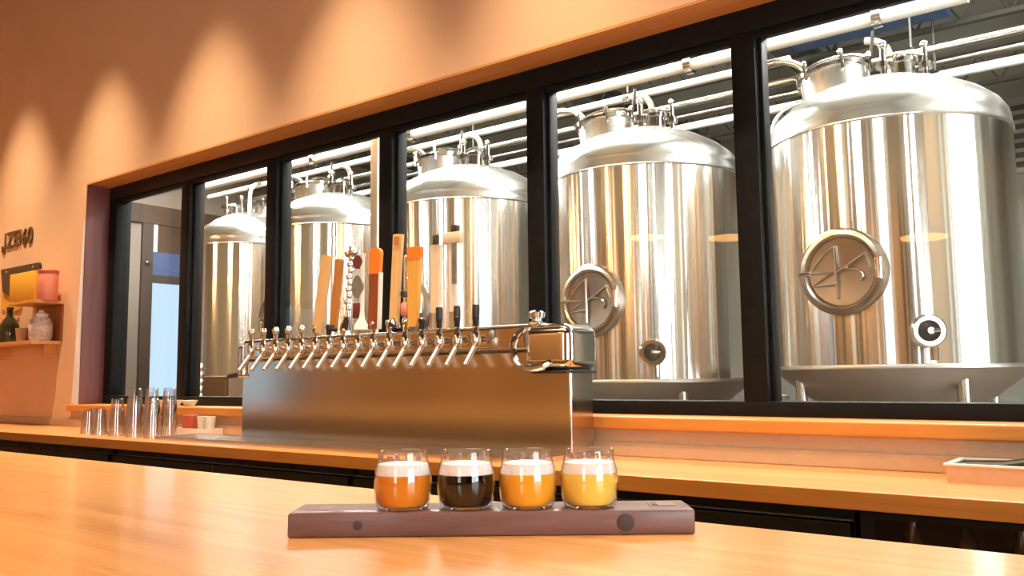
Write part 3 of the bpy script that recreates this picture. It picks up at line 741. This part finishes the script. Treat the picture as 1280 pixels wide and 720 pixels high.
# ------------------------------------------------------------------ upturned glasses on the back counter
def lath_glass(H, r0, r1, w=.0028):
    # standing on its rim: rim r0 at z=0, base r1 at z=H
    return [(r0, 0), (r1, H - .004), (r1 - .004, H), (0, H), (0, H - .010), (r1 - w - .002, H - .012), (r0 - w, 0), (r0, 0)]
def mkglass(name, H, r0, r1, label, loc, grp):
    o = MB().lathe(lath_glass(H, r0, r1), seg=28, cap0=False, cap1=False).build(name, M['glassware'], None, loc=loc)
    return tag(o, label, 'glass', grp)
for k, (x, y, ps) in enumerate(((-5.28, 2.62, 'leftmost short tumbler upturned at the far left of the glasses'), (-5.14, 2.58, 'short upturned tumbler second from the left of the glasses'),
                                (-5.0, 2.62, 'short upturned tumbler third from the left of the glasses'), (-5.06, 2.48, 'short upturned tumbler in front of the left row of tumblers'))):
    mkglass('tumbler', .135, .043, .036, ps, (x, y, CT_Z), 'short tumblers on the back counter')
ST = [(-4.80, 2.46, 1, 'left front'), (-4.70, 2.60, 2, 'left rear'), (-4.61, 2.46, 2, 'second front'), (-4.50, 2.60, 3, 'middle rear'), (-4.42, 2.46, 3, 'middle front'), (-4.32, 2.60, 3, 'right of middle rear'), (-4.24, 2.46, 2, 'right front'), (-4.78, 2.72, 1, 'far left rear')]
for x, y, n, nm in ST:
    x -= .09
    for k in range(n):
        what = 'single upturned pint glass' if n == 1 else ('bottom upturned pint glass' if k == 0 else ('topmost upturned pint glass' if k == n - 1 else 'middle upturned pint glass'))
        mkglass('pint_glass', .15, .044, .031, '%s at the %s spot of the pint cluster' % (what, nm), (x, y, CT_Z + k * .055), 'upturned pint glasses on the back counter')
t = thing('bar_caddy', 'shallow white caddy tray between the pint glasses and the tap tower', 'tray', (-4.37, 2.755, CT_Z))
m = MB().box(-.16, .16, -.05, .05, 0, .006); m.box(-.16, .16, -.05, -.044, .006, .035); m.box(-.16, .16, .044, .05, .006, .035); m.box(-.16, -.154, -.044, .044, .006, .035); m.box(.154, .16, -.044, .044, .006, .035)
m.build('tray', M['whiteplas'], t, smooth=False)
tag(MB().box(-.045, .045, -.025, .025, 0, .10, .003).build('napkin_box', M['redcard'], None, smooth=False, loc=(-4.45, 2.755, CT_Z + .0062)), 'small red box standing in the white caddy tray', 'box')
for k, x in enumerate((-4.33, -4.26)):
    o = MB().lathe([(.022, 0), (.030, .07), (.032, .095), (.029, .095), (.027, .07), (.019, .004), (0, .004)], seg=20, cap1=False).build('paper_cup', M['whiteplas'], None, loc=(x, 2.755, CT_Z + .0062))
    tag(o, ('white cup beside the red box in the caddy tray', 'white cup at the right end of the caddy tray')[k], 'cup', 'white cups in the caddy tray')
# small white dishes on the sill by the left mullion
for k, x in enumerate((-5.02, -4.86, -4.70)):
    o = MB().lathe([(.026, 0), (.045, .028), (.047, .034), (.042, .032), (.024, .006), (0, .006)], seg=24, cap1=False).build('small_dish', M['whiteplas'], None, loc=(x, 2.90, W_BOT + .0005))
    tag(o, ('small white dish on the window sill, left of three', 'small white dish on the window sill, middle of three', 'small white dish on the window sill, right of three')[k], 'dish', 'white dishes on the window sill')
# pan with black mat at the right edge
t = thing('bar_mat_tray', 'tan tray with a black lumpy lining on the counter at the right edge', 'tray', (-.24, 2.70, CT_Z))
m = MB().box(-.30, .36, -.10, .10, 0, .008)
for x0, x1, y0, y1 in ((-.30, .36, -.10, -.09), (-.30, .36, .09, .10), (-.30, -.29, -.09, .09), (.35, .36, -.09, .09)): m.box(x0, x1, y0, y1, .008, .046)
m.build('pan', M['traypan'], t, smooth=False)
m = MB()
for x0, x1, y0, y1 in ((-.306, .366, -.106, -.088), (-.306, .366, .088, .106), (-.306, -.288, -.088, .088), (.348, .366, -.088, .088)): m.box(x0, x1, y0, y1, .046, .051)
m.build('rim', M['whiteplas'], t, smooth=False)
m = MB().prism([(-.285, .009), (.345, .009), (.345, .066), (.1, .075), (-.08, .068), (-.18, .05), (-.285, .046)], -.086, .086)
m.build('black_lining', M['rubber'], t, smooth=False)

# ------------------------------------------------------------------ shelf corner at the far left
sf = thing('wall_shelf', 'two tier wooden wall shelf left of the window', 'shelf', (-6.55, WALL, EYE))
MB().box(-.75, .33, -.20, -.001, .262, .288, .003).build('lower_shelf', M['shelfwood'], sf, smooth=False)
MB().box(-.06, .35, -.20, -.001, .545, .566, .003).build('upper_shelf', M['shelfwood'], sf, smooth=False)
MB().box(-.06, .348, -.012, -.001, .288, .545).build('back_panel', M['hred'], sf, smooth=False)
for x in (.28, -.5): MB().prism([(x - .012, .262), (x + .012, .262), (x + .012, .17), (x - .012, .17)], -.10, -.001).build('bracket', M['shelfwood'], sf, smooth=False)
def shelf_thing(name, mb, mat, x, y, z, label, cat):
    return tag(mb.build(name, M[mat], None, loc=(x, WALL + y, EYE + z)), label, cat)
shelf_thing('yellow_box', MB().box(-.20, .20, -.06, .06, 0, .215, .004), 'ybox', -6.51, -.10, .5665, 'yellow box on the upper wall shelf', 'box')
t = thing('pink_canister', 'pink canister at the right end of the upper wall shelf', 'canister', (-6.235, WALL - .10, EYE + .5665))
MB().lathe([(.062, 0), (.064, .004), (.064, .185), (.062, .19)], seg=28).build('body', M['pinkcan'], t)
MB().lathe([(.066, .188), (.067, .193), (.067, .208), (.06, .215), (0, .217)], seg=28).build('lid', M['redcard'], t)
t = thing('printed_jar', 'white printed jar at the right end of the lower wall shelf', 'jar', (-6.32, WALL - .10, EYE + .2885))
MB().lathe([(.06, 0), (.075, .02), (.078, .11), (.06, .155), (.04, .17)], seg=28).build('body', M['porcelain'], t)
MB().lathe([(.043, .168), (.046, .172), (.046, .19), (.02, .20), (.016, .215), (0, .218)], seg=24).build('lid', M['whiteplas'], t)
t = thing('dark_bottle', 'dark olive bottle on the lower wall shelf', 'bottle', (-6.83, WALL - .10, EYE + .2885))
MB().lathe([(.06, 0), (.066, .01), (.066, .13), (.045, .17), (.022, .20), (.02, .25)], seg=24).build('body', M['olive'], t)
MB().lathe([(.024, .246), (.024, .265), (0, .268)], seg=16).build('cap', M['stub'], t)
shelf_thing('tan_cup', MB().lathe([(.038, 0), (.05, .10), (.046, .10), (.035, .006), (0, .006)], seg=24, cap1=False), 'peach', -6.60, -.10, .2885, 'tan cup between the dark bottle and the printed jar', 'cup')
shelf_thing('small_yellow_carton', MB().box(-.07, .07, -.05, .05, 0, .13, .003), 'ybox', -7.12, -.10, .2885, 'small yellow carton at the left end of the lower wall shelf', 'box')
t = thing('hanging_sign', 'blank black plaque on the wall under the brown lettering', 'sign', (-6.92, WALL - .012, EYE + .80))
m = MB().prism([(-.31, .075), (.33, .075), (.345, .055), (.345, -.045), (.33, -.06), (.06, -.065), (0, -.13), (-.12, -.15), (-.26, -.10)], -.010, .011)
m.build('board', M['stub'], t, smooth=False)
m = MB().cyl((-.2, -.012, .05), (-.2, .011, .05), .012, seg=10); m.cyl((.25, -.012, .05), (.25, .011, .05), .012, seg=10); m.build('screw', M['steel'], t)
t = thing('wall_card', 'yellow pennant card pinned to the wall left of the yellow box', 'card', (-7.03, WALL - .006, EYE + .62))
m = MB().prism([(-.20, .16), (-.06, .17), (.16, .06), (.16, -.07), (-.05, -.09), (-.20, -.04)], -.004, .005); m.build('card', M['ybox'], t, smooth=False)
m = MB().prism([(-.30, -.10), (-.05, -.10), (.12, -.13), (.06, -.22), (-.30, -.25)], -.006, .005); m.build('lower_card', M['peach'], t, smooth=False)
# lettering on the wall, raised characters
cu = bpy.data.curves.new('lettering', 'FONT'); cu.body = ',JZEI60'; cu.size = .175; cu.extrude = .004; cu.space_character = 1.08; cu.offset = .003
tmp = bpy.data.objects.new('tmp', cu); COL.objects.link(tmp)
dg = bpy.context.evaluated_depsgraph_get()
me = bpy.data.meshes.new_from_object(tmp.evaluated_get(dg)); COL.objects.unlink(tmp); bpy.data.objects.remove(tmp)
me.materials.clear(); me.materials.append(M['letters'])
lo = bpy.data.objects.new('wall_lettering', me); COL.objects.link(lo)
lo.location = (-7.28, WALL - .005, EYE + 1.04); lo.rotation_euler = (PI / 2, 0, 0)
tag(lo, 'brown raised lettering on the orange wall above the black plaque', 'lettering')

# ------------------------------------------------------------------ pendants over the bar (they mirror in the window)
pd = None
for (x, z), lab in zip(((-1.18, .814), (-2.40, .945), (-3.03, 1.015)), ('pendant nearest the right', 'middle pendant', 'pendant farthest left')):
    p = (x, .60, EYE + z)
    if pd is None:
        pd = thing('pendant_lamp', lab + ' lamp hanging over the bar', 'lamp', p, 0, 'pendant lamps over the bar')
        MB().lathe([(.132, -.018), (.13, .012), (.05, .04), (.03, .07), (0, .075)], seg=36, cap0=False).build('shade', M['stub'], pd)
        MB().lathe([(.124, -.03), (.128, -.02), (.128, .008), (.12, .01)], seg=36).build('diffuser', M['pendant'], pd)
        MB().cyl((0, 0, .07), (0, 0, 2.3), .004, seg=8).build('cord', M['stub'], pd)
    else: dup(pd, p, None, lab + ' lamp hanging over the bar')

# ------------------------------------------------------------------ light
def lamp(kind, name, loc, energy, col, rot=(0, 0, 0), **kw):
    l = bpy.data.lights.new(name, kind); l.energy = energy; l.color = col
    for k, v in kw.items(): setattr(l, k, v)
    o = bpy.data.objects.new(name, l); COL.objects.link(o); o.location = loc; o.rotation_euler = rot
    return o
WARM = (1.0, .76, .49)
for k in range(7):                           # row of ceiling spots washing the window wall
    lamp('SPOT', 'wall_washer', (-8.20 + k * 1.257, WALL - .62, 4.45), 430, WARM, (math.radians(2), 0, 0), spot_size=math.radians(58), spot_blend=1.0, shadow_soft_size=.05)
lamp('AREA', 'bar_fill_light', (-1.5, .2, 4.5), 64, (1, .80, .58), (math.radians(4), 0, 0), shape='RECTANGLE', size=6.0, size_y=1.2, spread=math.radians(105))  # broad soft fill added over the bar top
for k, x in enumerate((-0.6, -4.4, -8.0)):   # linear lights of the brewhouse between window and tanks
    lamp('AREA', 'brewhouse_light', (x, 5.7, 4.1), 200, (1, .98, .92), (math.radians(0), 0, 0), shape='RECTANGLE', size=3.0, size_y=.4)
for k in range(5):                           # spots added on the wall behind the camera to warm the tank reflections
    lamp('SPOT', 'unseen_wall_fill', (-6.5 + k * 2.2, BY0 + 1.0, 4.5), 400, WARM, (math.radians(-24), 0, 0), spot_size=math.radians(75), spot_blend=.6, shadow_soft_size=.08)
for x, e in ((-9.2, 20), (-7.5, 20), (-6.1, 22), (-4.9, 22), (-3.75, 24), (-2.75, 26), (-1.9, 10), (-1.0, 16), (.45, 24)):   # upright lights added above the window to streak the tank reflections
    lamp('AREA', 'tank_streak_light', (x, WBACK + .06, 3.15), e, ((1, .58, .26) if x < -7 or x in (-3.75, -2.75) else (1, .97, .90)), (math.radians(80), 0, 0), shape='RECTANGLE', size=.10, size_y=.9)
lamp('AREA', 'tank_white_fill', (2.0, 4.6, 4.1), 130, (1, .98, .94), (0, math.radians(-35), 0), shape='RECTANGLE', size=.5, size_y=2.5)  # unseen fill added to whiten the right wall mirrored in the tanks
for y in (-2.9, 1.0):  # spots added to light the left wall mirrored in the tower
    lamp('SPOT', 'unseen_wall_fill', (BX0 + 1.1, y, 4.5), 330, WARM, (0, math.radians(22), 0), spot_size=math.radians(75), spot_blend=.6, shadow_soft_size=.08)
lamp('AREA', 'brewhouse_rear_light', (-4.5, 8.2, 4.1), 15, (1, .98, .92), (0, 0, 0), shape='RECTANGLE', size=8.0, size_y=.4)

W = bpy.data.worlds.new('World'); S.world = W; W.use_nodes = True
nt = W.node_tree; bg = nt.nodes['Background']      # pale sky, brightest towards the sun in the east (+X)
tc = nt.nodes.new('ShaderNodeTexCoord'); sp = nt.nodes.new('ShaderNodeSeparateXYZ'); nt.links.new(tc.outputs['Generated'], sp.inputs[0])
rp = nt.nodes.new('ShaderNodeValToRGB'); rp.color_ramp.elements[0].position = 0.3; rp.color_ramp.elements[1].position = 1.0
mr = nt.nodes.new('ShaderNodeMapRange'); mr.inputs['From Min'].default_value = -1; mr.inputs['From Max'].default_value = 1
nt.links.new(sp.outputs['X'], mr.inputs['Value'])
nt.links.new(mr.outputs['Result'], rp.inputs['Fac'])
rp.color_ramp.elements[0].color = (.046, .062, .078, 1); rp.color_ramp.elements[1].color = (.95, .98, 1.0, 1)
nt.links.new(rp.outputs['Color'], bg.inputs['Color']); bg.inputs['Strength'].default_value = 11.0

# ------------------------------------------------------------------ camera
cam = bpy.data.cameras.new('camera'); co = bpy.data.objects.new('camera', cam); COL.objects.link(co)
cam.sensor_width = 36; cam.lens = 1080 / 1280 * 36; cam.clip_start = .01; cam.clip_end = 100
yaw, pitch, roll = math.radians(37.934), math.radians(5.891), math.radians(-.65)
fw = Vector((-math.sin(yaw) * math.cos(pitch), math.cos(yaw) * math.cos(pitch), math.sin(pitch)))
r0 = Vector((math.cos(yaw), math.sin(yaw), 0)); u0 = r0.cross(fw)
r = r0 * math.cos(roll) + u0 * math.sin(roll); u = u0 * math.cos(roll) - r0 * math.sin(roll)
co.matrix_world = Matrix(((r.x, u.x, -fw.x, 0), (r.y, u.y, -fw.y, 0), (r.z, u.z, -fw.z, EYE), (0, 0, 0, 1)))
S.camera = co
S.view_settings.view_transform = 'Standard'; S.view_settings.look = 'None'
S.view_settings.gamma = 1; S.view_settings.use_curve_mapping = False
S.view_settings.exposure = 0.45
S.cycles.max_bounces = 10; S.cycles.transparent_max_bounces = 24; S.cycles.glossy_bounces = 6; S.cycles.transmission_bounces = 10
S.cycles.caustics_reflective = False; S.cycles.caustics_refractive = False
S.cycles.sample_clamp_indirect = 4.0
